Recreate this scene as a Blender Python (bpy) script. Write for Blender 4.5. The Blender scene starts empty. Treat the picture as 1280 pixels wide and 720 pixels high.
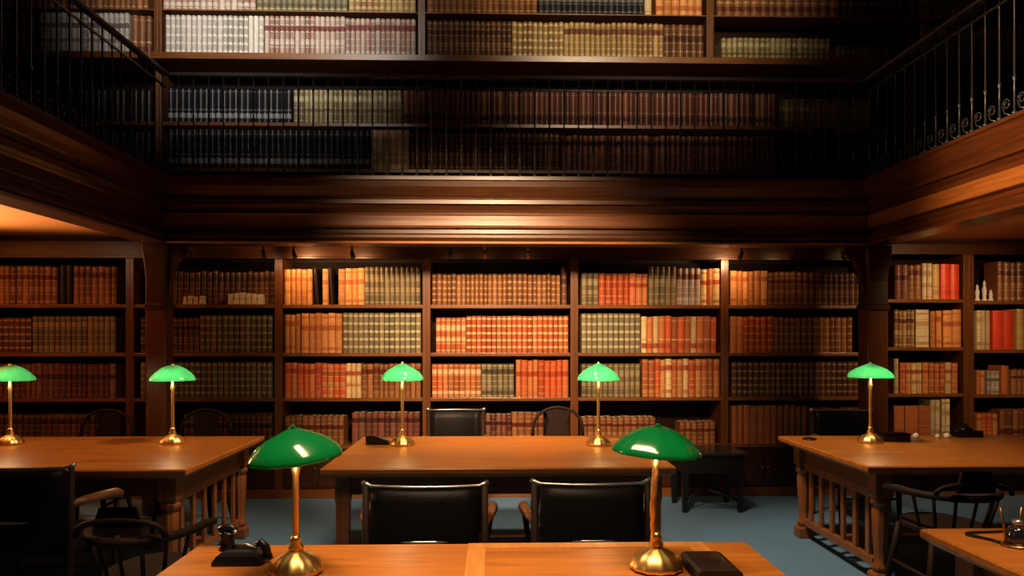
import bpy, bmesh, math, random
from mathutils import Vector, Matrix, Euler
random.seed(7)
C = bpy.context.scene.collection
PI = math.pi
# ---------------------------------------------------------------- camera numbers (photo taken as 1280x720)
F = 920.0; TH = math.atan(24.0 / F); CZ = 1.46; HOR = 424.0
def P(px, py, Y):
    """point of the plane at depth Y seen at that pixel -> (X, Z)"""
    xc = (px - 640) / F; zc = (HOR - py) / F
    dx = xc * math.cos(TH) + math.sin(TH); dy = math.cos(TH) - xc * math.sin(TH)
    return dx * Y / dy, CZ + zc * Y / dy
def PX(px, Y): return P(px, HOR, Y)[0]
def PZ(py, Y, px=640): return P(px, py, Y)[1]

# ---------------------------------------------------------------- materials
def new_mat(name):
    m = bpy.data.materials.new(name); m.use_nodes = True
    nt = m.node_tree; b = nt.nodes['Principled BSDF']
    return m, nt, b
def N(nt, t, **kw):
    n = nt.nodes.new(t)
    for k, v in kw.items(): setattr(n, k, v)
    return n
def wood(name, dark, light, scale=(1, 14, 14), rough=0.35, coat=0.0, bump=0.05, coat_rough=0.25):
    m, nt, b = new_mat(name); L = nt.links
    tc = N(nt, 'ShaderNodeTexCoord'); mp = N(nt, 'ShaderNodeMapping'); mp.inputs['Scale'].default_value = scale
    n1 = N(nt, 'ShaderNodeTexNoise'); n1.inputs['Scale'].default_value = 3.0; n1.inputs['Detail'].default_value = 7; n1.inputs['Distortion'].default_value = 0.8
    n2 = N(nt, 'ShaderNodeTexNoise'); n2.inputs['Scale'].default_value = 0.9; n2.inputs['Detail'].default_value = 3
    r = N(nt, 'ShaderNodeValToRGB'); r.color_ramp.elements[0].position = 0.3; r.color_ramp.elements[1].position = 0.72
    r.color_ramp.elements[0].color = (*dark, 1); r.color_ramp.elements[1].color = (*light, 1)
    mx = N(nt, 'ShaderNodeMath', operation='MULTIPLY_ADD'); mx.inputs[1].default_value = 0.65
    ms = N(nt, 'ShaderNodeMath', operation='MULTIPLY'); ms.inputs[1].default_value = 0.35
    L.new(tc.outputs['Object'], mp.inputs['Vector']); L.new(mp.outputs[0], n1.inputs['Vector']); L.new(mp.outputs[0], n2.inputs['Vector'])
    L.new(n2.outputs['Fac'], ms.inputs[0]); L.new(n1.outputs['Fac'], mx.inputs[0]); L.new(ms.outputs[0], mx.inputs[2])
    L.new(mx.outputs[0], r.inputs[0]); L.new(r.outputs[0], b.inputs['Base Color'])
    bp = N(nt, 'ShaderNodeBump'); bp.inputs['Strength'].default_value = bump; bp.inputs['Distance'].default_value = 0.01
    L.new(n1.outputs['Fac'], bp.inputs['Height']); L.new(bp.outputs[0], b.inputs['Normal'])
    b.inputs['Roughness'].default_value = rough; b.inputs['Coat Weight'].default_value = coat; b.inputs['Coat Roughness'].default_value = coat_rough
    return m
def plain(name, col, rough=0.5, metal=0.0, coat=0.0, noise=0.15, nscale=30, bump=0.0):
    m, nt, b = new_mat(name); L = nt.links
    tc = N(nt, 'ShaderNodeTexCoord'); n1 = N(nt, 'ShaderNodeTexNoise'); n1.inputs['Scale'].default_value = nscale; n1.inputs['Detail'].default_value = 4
    r = N(nt, 'ShaderNodeValToRGB')
    r.color_ramp.elements[0].color = (*[c * (1 - noise) for c in col], 1); r.color_ramp.elements[1].color = (*[min(1, c * (1 + noise)) for c in col], 1)
    L.new(tc.outputs['Object'], n1.inputs['Vector']); L.new(n1.outputs['Fac'], r.inputs[0]); L.new(r.outputs[0], b.inputs['Base Color'])
    b.inputs['Roughness'].default_value = rough; b.inputs['Metallic'].default_value = metal; b.inputs['Coat Weight'].default_value = coat
    if bump:
        bp = N(nt, 'ShaderNodeBump'); bp.inputs['Strength'].default_value = bump; bp.inputs['Distance'].default_value = 0.004
        L.new(n1.outputs['Fac'], bp.inputs['Height']); L.new(bp.outputs[0], b.inputs['Normal'])
    return m
M = {}
M['mahogany'] = wood('mahogany', (0.021, 0.007, 0.0022), (0.060, 0.020, 0.005), (12, 12, 1), 0.33)
M['mahogany_x'] = wood('mahogany_long', (0.034, 0.011, 0.003), (0.095, 0.032, 0.007), (1, 14, 14), 0.34)
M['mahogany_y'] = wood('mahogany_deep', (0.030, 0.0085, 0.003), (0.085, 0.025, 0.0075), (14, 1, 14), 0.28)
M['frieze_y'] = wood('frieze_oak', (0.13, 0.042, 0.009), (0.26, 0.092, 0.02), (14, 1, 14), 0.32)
M['shelf'] = wood('lit_shelf_wood', (0.11, 0.036, 0.0085), (0.23, 0.084, 0.019), (1, 14, 14), 0.3)  # lightened wood: the bright lit shelf edges are put into the colour
M['upright'] = wood('upright_wood', (0.070, 0.022, 0.005), (0.165, 0.055, 0.0115), (14, 14, 1), 0.32)
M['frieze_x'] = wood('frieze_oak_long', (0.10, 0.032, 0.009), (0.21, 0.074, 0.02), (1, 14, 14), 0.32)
M['bead_lit_oak'] = wood('bead_lit_oak', (0.26, 0.085, 0.024), (0.44, 0.16, 0.045), (1, 14, 14), 0.3)  # paler than the frieze: the cornice's lit lower edge painted in
M['recess'] = wood('recess_shade_wood', (0.007, 0.003, 0.002), (0.018, 0.007, 0.0035), (14, 14, 1), 0.6)  # near-black for the case backs, the shade behind the books painted in
M['desk'] = wood('desk_oak', (0.20, 0.056, 0.006), (0.52, 0.185, 0.027), (1.2, 16, 16), 0.36, 0.2, 0.03, 0.3)
M['desk_leg'] = wood('desk_leg_oak', (0.15, 0.045, 0.010), (0.30, 0.105, 0.026), (14, 14, 1.2), 0.4, 0.1)
M['inlay'] = wood('inlay_oak', (0.36, 0.13, 0.024), (0.60, 0.27, 0.065), (16, 1.2, 16), 0.38, 0.25, 0.03, 0.3)
M['chair_wood'] = wood('chair_wood', (0.008, 0.004, 0.003), (0.022, 0.009, 0.005), (10, 10, 1.5), 0.65)
M['arm_wood'] = wood('arm_wood', (0.10, 0.035, 0.012), (0.22, 0.085, 0.03), (10, 2, 10), 0.3)
M['leather'] = plain('black_leather', (0.0045, 0.004, 0.0042), 0.46, 0, 0.0, 0.3, 90, 0.25)
M['leather'].node_tree.nodes['Principled BSDF'].inputs['Specular IOR Level'].default_value = 0.13
for k_, v_ in (('chair_wood', .2), ('recess', .1)): M[k_].node_tree.nodes['Principled BSDF'].inputs['Specular IOR Level'].default_value = v_
M['steel'] = plain('dull_steel', (0.42, 0.42, 0.45), 0.3, 0.9)
M['iron'] = plain('black_iron', (0.032, 0.036, 0.046), 0.36, 0.3)
M['brass'] = plain('brass', (0.86, 0.55, 0.20), 0.36, 1.0, 0, 0.12, 25)
M['dark_brass'] = plain('dark_brass', (0.34, 0.18, 0.06), 0.32, 1.0)
M['black'] = plain('black_lacquer', (0.006, 0.006, 0.0065), 0.34, 0, 0.1)
M['black'].node_tree.nodes['Principled BSDF'].inputs['Specular IOR Level'].default_value = 0.3
M['paper'] = plain('cream_paper', (0.72, 0.60, 0.38), 0.6, 0, 0, 0.1, 40)
M['white'] = plain('ivory', (0.75, 0.70, 0.6), 0.4)
M['ink_glass'] = plain('ink_glass', (0.012, 0.012, 0.02), 0.06, 0, 1.0)
M['plaster'] = plain('ochre_plaster', (0.60, 0.23, 0.055), 0.7, 0, 0, 0.06, 3)
M['wall'] = plain('dark_wall', (0.03, 0.014, 0.009), 0.6)
M['ceil_dark'] = plain('ceiling_wood', (0.10, 0.05, 0.03), 0.6)
m, nt, b = new_mat('blue_carpet'); L = nt.links
tc = N(nt, 'ShaderNodeTexCoord'); n1 = N(nt, 'ShaderNodeTexNoise'); n1.inputs['Scale'].default_value = 220; n2 = N(nt, 'ShaderNodeTexNoise'); n2.inputs['Scale'].default_value = 2.2
r = N(nt, 'ShaderNodeValToRGB'); r.color_ramp.elements[0].color = (0.062, 0.145, 0.26, 1); r.color_ramp.elements[1].color = (0.105, 0.23, 0.39, 1)
ad = N(nt, 'ShaderNodeMath', operation='ADD'); hv = N(nt, 'ShaderNodeMath', operation='MULTIPLY'); hv.inputs[1].default_value = 0.5
L.new(tc.outputs['Object'], n1.inputs['Vector']); L.new(tc.outputs['Object'], n2.inputs['Vector']); L.new(n1.outputs['Fac'], ad.inputs[0]); L.new(n2.outputs['Fac'], ad.inputs[1])
L.new(ad.outputs[0], hv.inputs[0]); L.new(hv.outputs[0], r.inputs[0]); L.new(r.outputs[0], b.inputs['Base Color']); b.inputs['Roughness'].default_value = 0.95
bp = N(nt, 'ShaderNodeBump'); bp.inputs['Strength'].default_value = 0.5; bp.inputs['Distance'].default_value = 0.004; L.new(n1.outputs['Fac'], bp.inputs['Height']); L.new(bp.outputs[0], b.inputs['Normal'])
M['carpet'] = m
def glass_shade(name, col, tcol, mixf):
    m, nt, b = new_mat(name); L = nt.links
    tc = N(nt, 'ShaderNodeTexCoord'); n1 = N(nt, 'ShaderNodeTexNoise'); n1.inputs['Scale'].default_value = 9; n1.inputs['Detail'].default_value = 3
    r = N(nt, 'ShaderNodeValToRGB'); r.color_ramp.elements[0].color = (*[c * 0.8 for c in col], 1); r.color_ramp.elements[1].color = (*[c * 1.2 for c in col], 1)
    L.new(tc.outputs['Object'], n1.inputs['Vector']); L.new(n1.outputs['Fac'], r.inputs[0]); L.new(r.outputs[0], b.inputs['Base Color'])
    b.inputs['Roughness'].default_value = 0.16; b.inputs['Coat Weight'].default_value = 0.6; b.inputs['Coat Roughness'].default_value = 0.06
    t = N(nt, 'ShaderNodeBsdfTranslucent'); t.inputs['Color'].default_value = (*tcol, 1)
    mx = N(nt, 'ShaderNodeMixShader'); mx.inputs[0].default_value = mixf
    out = nt.nodes['Material Output']
    L.new(b.outputs[0], mx.inputs[1]); L.new(t.outputs[0], mx.inputs[2]); L.new(mx.outputs[0], out.inputs['Surface'])
    return m
M['shade'] = glass_shade('green_glass', (0.003, 0.15, 0.042), (0.02, 0.45, 0.15), 0.22)
M['shade_pale'] = glass_shade('pale_green_glass', (0.06, 0.46, 0.24), (0.30, 0.90, 0.58), 0.5)
m, nt, b = new_mat('warm_bulb'); b.inputs['Base Color'].default_value = (1, .9, .7, 1); b.inputs['Emission Color'].default_value = (1, 0.72, 0.38, 1); b.inputs['Emission Strength'].default_value = 3.0
M['bulb'] = m
m, nt, b = new_mat('book_leather'); L = nt.links
at = N(nt, 'ShaderNodeAttribute'); at.attribute_name = 'tint'
tc = N(nt, 'ShaderNodeTexCoord'); n1 = N(nt, 'ShaderNodeTexNoise'); n1.inputs['Scale'].default_value = 28; n1.inputs['Detail'].default_value = 5
mr = N(nt, 'ShaderNodeMapRange'); mr.inputs['To Min'].default_value = 0.72; mr.inputs['To Max'].default_value = 1.28
mu = N(nt, 'ShaderNodeMix', data_type='RGBA', blend_type='MULTIPLY'); mu.inputs[0].default_value = 1.0
L.new(tc.outputs['Object'], n1.inputs['Vector']); L.new(n1.outputs['Fac'], mr.inputs['Value']); L.new(at.outputs['Color'], mu.inputs[6]); L.new(mr.outputs[0], mu.inputs[7])
L.new(mu.outputs[2], b.inputs['Base Color'])
mm = N(nt, 'ShaderNodeMath', operation='MULTIPLY'); mm.inputs[1].default_value = 0.5; L.new(at.outputs['Alpha'], mm.inputs[0]); L.new(mm.outputs[0], b.inputs['Metallic'])
b.inputs['Roughness'].default_value = 0.38; b.inputs['Specular IOR Level'].default_value = 0.3
M['book'] = m

# ---------------------------------------------------------------- mesh helpers
class MB:
    def __init__(s): s.bm = bmesh.new()
    def box(s, x0, x1, y0, y1, z0, z1, bev=0.0, mat=None):
        vs = [s.bm.verts.new((x, y, z)) for x in (x0, x1) for y in (y0, y1) for z in (z0, z1)]
        q = [(0, 1, 3, 2), (4, 6, 7, 5), (0, 4, 5, 1), (2, 3, 7, 6), (0, 2, 6, 4), (1, 5, 7, 3)]
        fs = [s.bm.faces.new([vs[i] for i in f]) for f in q]
        if bev > 0:
            es = list({e for f in fs for e in f.edges})
            res = bmesh.ops.bevel(s.bm, geom=es, offset=bev, segments=2, affect='EDGES', profile=0.6)
            vs = list({v for f in res['faces'] for v in f.verts} | {v for v in vs if v.is_valid})
        if mat is not None:
            for v in vs:
                if v.is_valid: v.co = mat @ v.co
        return s
    def loft(s, rings, close=True, caps=True, smooth=True):
        R = [[s.bm.verts.new(p) for p in r] for r in rings]
        n = len(R[0])
        for a, b2 in zip(R, R[1:]):
            for i in range(n if close else n - 1):
                j = (i + 1) % n
                f = s.bm.faces.new((a[i], a[j], b2[j], b2[i])); f.smooth = smooth
        if caps:
            if close:
                s.bm.faces.new(list(reversed(R[0]))); s.bm.faces.new(R[-1])
        return s
    def lathe(s, prof, cx=0, cy=0, n=24, flute=0, amp=0.0, smooth=True, mat=None, rot=0.0):
        rings = []
        for r, z in prof:
            ring = []
            for k in range(n):
                a = 2 * PI * k / n + rot
                rr = r * (1 + (amp * math.cos(flute * a) if flute else 0))
                v = Vector((cx + rr * math.cos(a), cy + rr * math.sin(a), z))
                ring.append(mat @ v if mat is not None else v)
            rings.append(ring)
        return s.loft(rings, True, True, smooth)
    def tube(s, pts, r, n=8, smooth=True):
        pts = [Vector(p) for p in pts]; rings = []
        rs = r if isinstance(r, (list, tuple)) else [r] * len(pts)
        up = Vector((0, 0, 1))
        for i, p in enumerate(pts):
            t = (pts[min(i + 1, len(pts) - 1)] - pts[max(i - 1, 0)]).normalized()
            u = t.cross(up)
            if u.length < 0.05: u = t.cross(Vector((0, 1, 0)))
            u.normalize(); w = t.cross(u).normalized()
            rings.append([p + (u * math.cos(2 * PI * k / n) + w * math.sin(2 * PI * k / n)) * rs[i] for k in range(n)])
        return s.loft(rings, True, True, smooth)
    def prism(s, poly, axis, a0, a1, smooth=False):
        """poly in the two other axes, extruded along axis from a0 to a1"""
        def pt(p, a):
            if axis == 'x': return (a, p[0], p[1])
            if axis == 'y': return (p[0], a, p[1])
            return (p[0], p[1], a)
        return s.loft([[pt(p, a0) for p in poly], [pt(p, a1) for p in poly]], True, True, smooth)
    def build(s, name, mat, parent=None, loc=None, fix=True):
        if fix: bmesh.ops.recalc_face_normals(s.bm, faces=s.bm.faces)
        me = bpy.data.meshes.new(name); s.bm.to_mesh(me); s.bm.free()
        me.materials.append(mat if not isinstance(mat, str) else M[mat])
        o = bpy.data.objects.new(name, me); C.objects.link(o)
        if parent is not None: o.parent = parent
        if loc is not None: o.location = loc
        return o
def tag(o, label=None, cat=None, group=None, kind=None):
    if label: o['label'] = label
    if cat: o['category'] = cat
    if group: o['group'] = group
    if kind: o['kind'] = kind
    return o
def thing(name, label, cat, loc=(0, 0, 0), rz=0.0, group=None, kind=None):
    o = bpy.data.objects.new(name, None); C.objects.link(o); o.empty_display_size = 0.1
    o.location = loc; o.rotation_euler = (0, 0, rz)
    return tag(o, label, cat, group, kind)
def structure(o, label, cat): return tag(o, label, cat, None, 'structure')

# ---------------------------------------------------------------- key planes
GY = 6.10                       # front of the back gallery
GXL, GXR = PX(212, GY), PX(1078, GY)
ZT, ZB = PZ(222, GY), PZ(304, GY)
SOF = 2.40
BY = 6.82                       # front of the lower bookcases
UY = 7.00                       # front of the upper bookcases
WB, WL, WR = 7.30, -5.60, 5.95
YN = -1.2                       # near end of the room
CEIL = 5.6

# ---------------------------------------------------------------- room shell
mb = MB(); mb.box(WL, WR, YN, WB, -0.06, 0); structure(mb.build('floor', 'carpet'), 'blue carpeted floor of the reading room', 'floor')
mb = MB(); mb.box(WL - .1, WR + .1, WB, WB + .1, -0.06, CEIL); structure(mb.build('wall_back', 'wall'), 'dark back wall behind all the bookcases', 'wall')
mb = MB(); mb.box(WL - .1, WL, YN, WB, -0.06, CEIL); structure(mb.build('wall_left', 'wall'), 'dark wall at the left end of the room', 'wall')
mb = MB(); mb.box(WR, WR + .1, YN, WB, -0.06, CEIL); structure(mb.build('wall_right', 'wall'), 'dark wall at the right end of the room', 'wall')
mb = MB(); mb.box(WL - .1, WR + .1, YN, WB + .1, CEIL, CEIL + .1); structure(mb.build('ceiling', 'ceil_dark'), 'dark wooden ceiling high over the hall', 'ceiling')
BD = 0.26                       # depth of the fascia beam
def slab(name, x0, x1, y0, y1, z0, z1, mat, lab, cat):
    mb = MB(); mb.box(x0, x1, y0, y1, z0, z1); return structure(mb.build(name, mat), lab, cat)
slab('ceiling_left', WL, GXL - BD, YN, WB, SOF, SOF + .02, 'plaster', 'orange plaster ceiling under the left gallery', 'ceiling')
slab('ceiling_right', GXR + BD, WR, YN, WB, SOF, SOF + .02, 'plaster', 'orange plaster ceiling under the right gallery', 'ceiling')
slab('ceiling_back', GXL - BD, GXR + BD, GY + BD, WB, SOF, SOF + .02, 'mahogany_x', 'dark wooden soffit under the back gallery', 'ceiling')
slab('gallery_floor', WL, GXL - BD, YN, WB, SOF + .02, ZT - .01, 'mahogany_y', 'floor of the left gallery', 'floor')
slab('gallery_floor', GXR + BD, WR, YN, WB, SOF + .02, ZT - .01, 'mahogany_y', 'floor of the right gallery', 'floor')
slab('gallery_floor', GXL - BD, GXR + BD, GY + BD, WB, SOF + .02, ZT - .01, 'mahogany_x', 'floor of the back gallery', 'floor')

# gallery cornice: fraction of the height, inset
PROF = [(0.0, .0), (.035, .0), (.05, .014), (.13, .022), (.2, .045), (.27, .075), (.31, .085), (.325, .052), (.385, .050), (.395, .085), (.45, .112), (.50, .122),
        (.515, .098), (.62, .104), (.745, .088), (.755, .125), (.82, .125), (.83, .085), (.86, .070), (.90, .066), (.93, .078), (.945, .085), (.955, .058), (.975, .052), (1.0, .058)]
def fascia_pts():
    H = ZT - ZB
    pts = [(d, ZT - t * H) for t, d in PROF]
    return pts + [(BD, ZB), (BD, ZT)]
def cornice(name, side, mat, lab):
    mb = MB(); pp = fascia_pts()
    if side == 'back':
        r0 = [(GXL - d, GY + d, z) for d, z in pp]; r1 = [(GXR + d, GY + d, z) for d, z in pp]
    elif side == 'left':
        r0 = [(GXL - d, GY + d, z) for d, z in pp]; r1 = [(GXL - d, YN, z) for d, z in pp]
    else:
        r0 = [(GXR + d, GY + d, z) for d, z in pp]; r1 = [(GXR + d, YN, z) for d, z in pp]
    mb.loft([r0, r1], True, True, False)
    o = structure(mb.build(name, mat), lab, 'cornice'); return o
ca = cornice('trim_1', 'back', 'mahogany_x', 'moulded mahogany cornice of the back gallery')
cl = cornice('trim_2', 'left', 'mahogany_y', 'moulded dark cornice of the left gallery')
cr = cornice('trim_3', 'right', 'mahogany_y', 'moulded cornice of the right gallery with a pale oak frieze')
H = ZT - ZB                                  # oak frieze boards, hollowed lengthwise
def frieze(par, side, mat):
    za, zb = ZT - .53 * H, ZT - .735 * H
    pp = [(.088, za), (.094, za - .03 * H), (.096, (za + zb) / 2), (.091, zb + .03 * H), (.080, zb), (.106, zb), (.106, za)]
    mb = MB()
    if side == 'back': r0 = [(GXL - d + .002, GY + d, z) for d, z in pp]; r1 = [(GXR + d - .002, GY + d, z) for d, z in pp]
    elif side == 'left': r0 = [(GXL - d, GY + d - .004, z) for d, z in pp]; r1 = [(GXL - d, YN, z) for d, z in pp]
    else: r0 = [(GXR + d, GY + d - .004, z) for d, z in pp]; r1 = [(GXR + d, YN, z) for d, z in pp]
    mb.loft([r0, r1], True, True, False); mb.build('frieze_board', mat, par)['label'] = 'oak frieze board, darkened on the left gallery'
mb = MB(); pp = [(.056, ZB + .022), (.050, ZB + .017), (.048, ZB + .008), (.051, ZB + .001), (.064, ZB + .001), (.064, ZB + .022)]
mb.loft([[(GXL - d + .002, GY + d, z) for d, z in pp], [(GXR + d - .002, GY + d, z) for d, z in pp]], True, True, False); mb.build('bead', 'bead_lit_oak', ca)['label'] = 'oak bead with its lit edge put into the colour'
frieze(ca, 'back', 'frieze_x'); frieze(cl, 'left', 'mahogany_y'); frieze(cr, 'right', 'frieze_y')  # left board in dark mahogany, the shade there put into its colour
# corner columns
def column(px0, px1, lab, inner):
    xa, xb = PX(px0, GY + .05), PX(px1, GY + .05)
    w = xb - xa; cx, cy = (xa + xb) / 2, GY + .07 + w / 2
    t = thing('column', lab, 'column', (cx, cy, 0), 0, None, 'structure'); h = w / 2
    def ring(k, z, ch=.18):
        a = h * k; c = a * ch
        return [(-a + c, -a, z), (a - c, -a, z), (a, -a + c, z), (a, a - c, z), (a - c, a, z), (-a + c, a, z), (-a, a - c, z), (-a, -a + c, z)]
    mb = MB(); mb.loft([ring(1.18, 0), ring(1.18, .16), ring(1.12, .18), ring(1.12, .22), ring(1.0, .25)], True, True, False); mb.build('base', 'mahogany', t)
    mb = MB(); mb.loft([ring(.94, .25), ring(.94, 1.70)], True, True, False); mb.build('shaft', 'upright', t)
    mb = MB(); mb.loft([ring(.96, 1.70), ring(1.08, 1.715), ring(1.08, 1.745), ring(.96, 1.76)], True, True, False); mb.build('necking', 'mahogany', t)
    zt = ZB - .004
    mb = MB(); mb.loft([ring(.94, 1.76), ring(.94, zt - .30), ring(1.0, zt - .20), ring(1.12, zt - .10), ring(1.2, zt - .06), ring(1.2, zt)], True, True, False); mb.build('capital', 'mahogany', t)
    mb = MB(); sg = inner                      # scrolled bracket towards the hall
    poly = []
    for k in range(13):
        a = k / 12; poly.append((sg * (h * .95 + .005 + .16 * (1 - math.cos(a * PI / 2)) ** .9), zt - .42 + .36 * math.sin(a * PI / 2)))
    poly = poly + [(sg * (h * .95 + .175), zt - .0), (sg * (h * .95 + .005), zt - .0)]
    mb.prism(poly, 'y', -h * .45, h * .45); mb.lathe([(.0, -h * .5), (.03, -h * .5), (.03, h * .5), (.0, h * .5)], n=14, mat=Matrix.Translation((sg * (h + .13), 0, zt - .075)) @ Matrix.Rotation(PI / 2, 4, 'X')); mb.build('bracket', 'mahogany_y', t)
    return t
column(178, 206, 'dark square wooden column carrying the left gallery corner', 1)
column(1086, 1114, 'dark square wooden column carrying the right gallery corner', -1)

# ---------------------------------------------------------------- bookcases
SB = 0.014                                   # spine set back behind the shelf edge
def bookcase(label, x0, x1, yf, depth, ztop, shelves, zbase, plinth=0.0, ledge=None, upw=.036, thick=.032, doors=0, cornice_top=True, z0=0.0, corn='shelf'):
    """x0,x1 outer edges; shelves = list of z of the shelf tops"""
    t = thing('bookcase', label, 'bookcase', ((x0 + x1) / 2, yf, z0)); cx = (x0 + x1) / 2
    a, b2 = x0 - cx, x1 - cx
    def Z(z): return z - z0
    for s in (0, 1):
        mb = MB()
        xa, xb = (a, a + upw) if s == 0 else (b2 - upw, b2)
        mb.box(xa, xb, 0, depth, Z(zbase), Z(ztop), .003); mb.build('side_panel', 'upright', t)
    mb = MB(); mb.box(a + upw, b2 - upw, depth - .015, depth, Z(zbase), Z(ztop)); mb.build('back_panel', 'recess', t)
    for z in shelves:
        pr = 0.0
        th = thick
        if ledge is not None and abs(z - ledge[0]) < 1e-6: pr, th = ledge[1], ledge[2]
        mb = MB()
        if pr: mb.box(a, b2, -pr, -.0005, Z(z) - th, Z(z), .004)
        mb.box(a + upw + .0005, b2 - upw - .0005, 0.004, depth - .016, Z(z) - th, Z(z), .003); mb.build('shelf', 'shelf', t)
    if cornice_top:
        mb = MB(); poly = [(0.02, Z(ztop)), (-.02, Z(ztop)), (-.02, Z(ztop) + .018), (-.004, Z(ztop) + .022), (-.004, Z(SOF) - .045), (-.05, Z(SOF) - .012), (-.05, Z(SOF) - .002), (0.02, Z(SOF) - .002)]
        mb.prism(poly, 'x', a, b2); mb.build('cornice', corn, t)
    if plinth:
        mb = MB(); mb.box(a, b2, -.03, depth, 0, .075, .006); mb.build('plinth', 'shelf', t)
        n = doors
        wd = (b2 - a - 2 * upw) / n
        mb = MB(); mb.box(a + upw, b2 - upw, .03, .05, .075, Z(shelves[-1]) - thick); mb.build('cupboard_front', 'mahogany', t)
        for k in range(n):
            d = MB(); xa = a + upw + k * wd + .006; xb = a + upw + (k + 1) * wd - .006; za, zb = .088, Z(shelves[-1]) - thick - .012
            fr = .045
            d.box(xa, xb, .016, .029, za, za + fr, .003); d.box(xa, xb, .016, .029, zb - fr, zb, .003)
            d.box(xa, xa + fr, .016, .029, za + fr, zb - fr, .003); d.box(xb - fr, xb, .016, .029, za + fr, zb - fr, .003)
            d.box(xa + fr, xb - fr, .022, .029, za + fr, zb - fr)
            do = d.build('door', 'mahogany', t)
            kx = xb - .022 if k % 2 == 0 else xa + .022
            kb = MB(); kb.lathe([(.006, 0), (.006, .008), (.013, .013), (.013, .02), (.0, .024)], n=10, mat=Matrix.Translation((kx, .0155, (za + zb) / 2)) @ Matrix.Rotation(PI / 2, 4, 'X')); kb.build('knob', 'dark_brass', do)
    return t
ROW = [381, 441, 497, 556]
LZ = [PZ(y, BY) for y in ROW]; LTOP = PZ(324, BY)
UPS = [-24, 162, 348, 533, 718, 906, 1100]
XU = [PX(p, BY) for p in UPS]
XU[0] = PX(-60, BY)
D = 0.36
NAMES = ['bookcase under the left gallery', 'bookcase beside the left column', 'second bookcase from the left column', 'middle bookcase',
         'second bookcase from the right column', 'bookcase beside the right column', 'narrow bookcase beyond the right column', 'bookcase at the right edge']
BLAB = ['dim mahogany bookcase standing under the left gallery', 'shaded mahogany bookcase just right of the left column', 'brightly lit mahogany bookcase, second from the left column',
        'middle mahogany bookcase behind the centre desk', 'mahogany bookcase of red and olive books, second from the right column', 'mahogany bookcase just left of the right column, lit at its left',
        'narrow mahogany bookcase just right of the right column', 'mahogany bookcase at the right edge with bright red volumes']
for i in range(6):
    bookcase(BLAB[i], XU[i], XU[i + 1], BY, D, LTOP, LZ, 0.076, 1.0, doors=4, corn='mahogany_x')
RS = [374, 434, 492, 546]; RZ = [PZ(y, BY, 1190) for y in RS]
XR0, XR1, XR2 = XU[6], PX(1211, BY), PX(1400, BY)
bookcase(BLAB[6], XR0, XR1, BY, D, PZ(318, BY, 1190), RZ, 0.076, 1.0, doors=2, upw=.05, corn='mahogany_x')
RS2 = [376, 437, 493, 546]; RZ2 = [PZ(y, BY, 1250) for y in RS2]
bookcase(BLAB[7], XR1, XR2, BY, D, PZ(318, BY, 1190), RZ2, 0.076, 1.0, doors=4, upw=.05, corn='mahogany_x')
# upper bookcases on the gallery
UROW = [16, 77, 155, 213]
UZ = [PZ(y, UY) for y in UROW]
UZ[3] = PZ(212, UY)
UUPS = [-150, 197, 527, 888, 1140, 1420]
XUU = [PX(p, UY) for p in UUPS]
XUU[0] = WL + .02; XUU[5] = WR - .02
ULAB = ['dark bookcase at the left end of the upper gallery', 'upper gallery bookcase with pale grey volumes and black volumes', 'upper gallery bookcase in the middle with brown and gold volumes',
        'upper gallery bookcase with short yellowish volumes', 'dark bookcase at the right end of the upper gallery']
LEDGE = UZ[1]
for i in range(5):                            # upper tier stands on the ledge of the lower one
    bookcase(ULAB[i], XUU[i], XUU[i + 1], UY, .29, UZ[0] + .52, [LEDGE + .012, UZ[0], UZ[0] + .45], LEDGE + .0006, 0, upw=.034, thick=.011, cornice_top=False, z0=LEDGE)
LT = [(XUU[0], XUU[1], 'low dark bookcase at the left end behind the gallery railing'), (XUU[1], XUU[4], 'long low bookcase behind the back railing with black, olive and dark red volumes'), (XUU[4], XUU[5], 'low dark bookcase at the right end behind the gallery railing')]
for xa, xb, lab in LT:
    bookcase(lab, xa, xb, UY, .29, LEDGE, [LEDGE, UZ[2], UZ[3]], ZT - .008, 0, ledge=(LEDGE, .16, .06), upw=.034, thick=.034, cornice_top=False, z0=ZT - .01)
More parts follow.
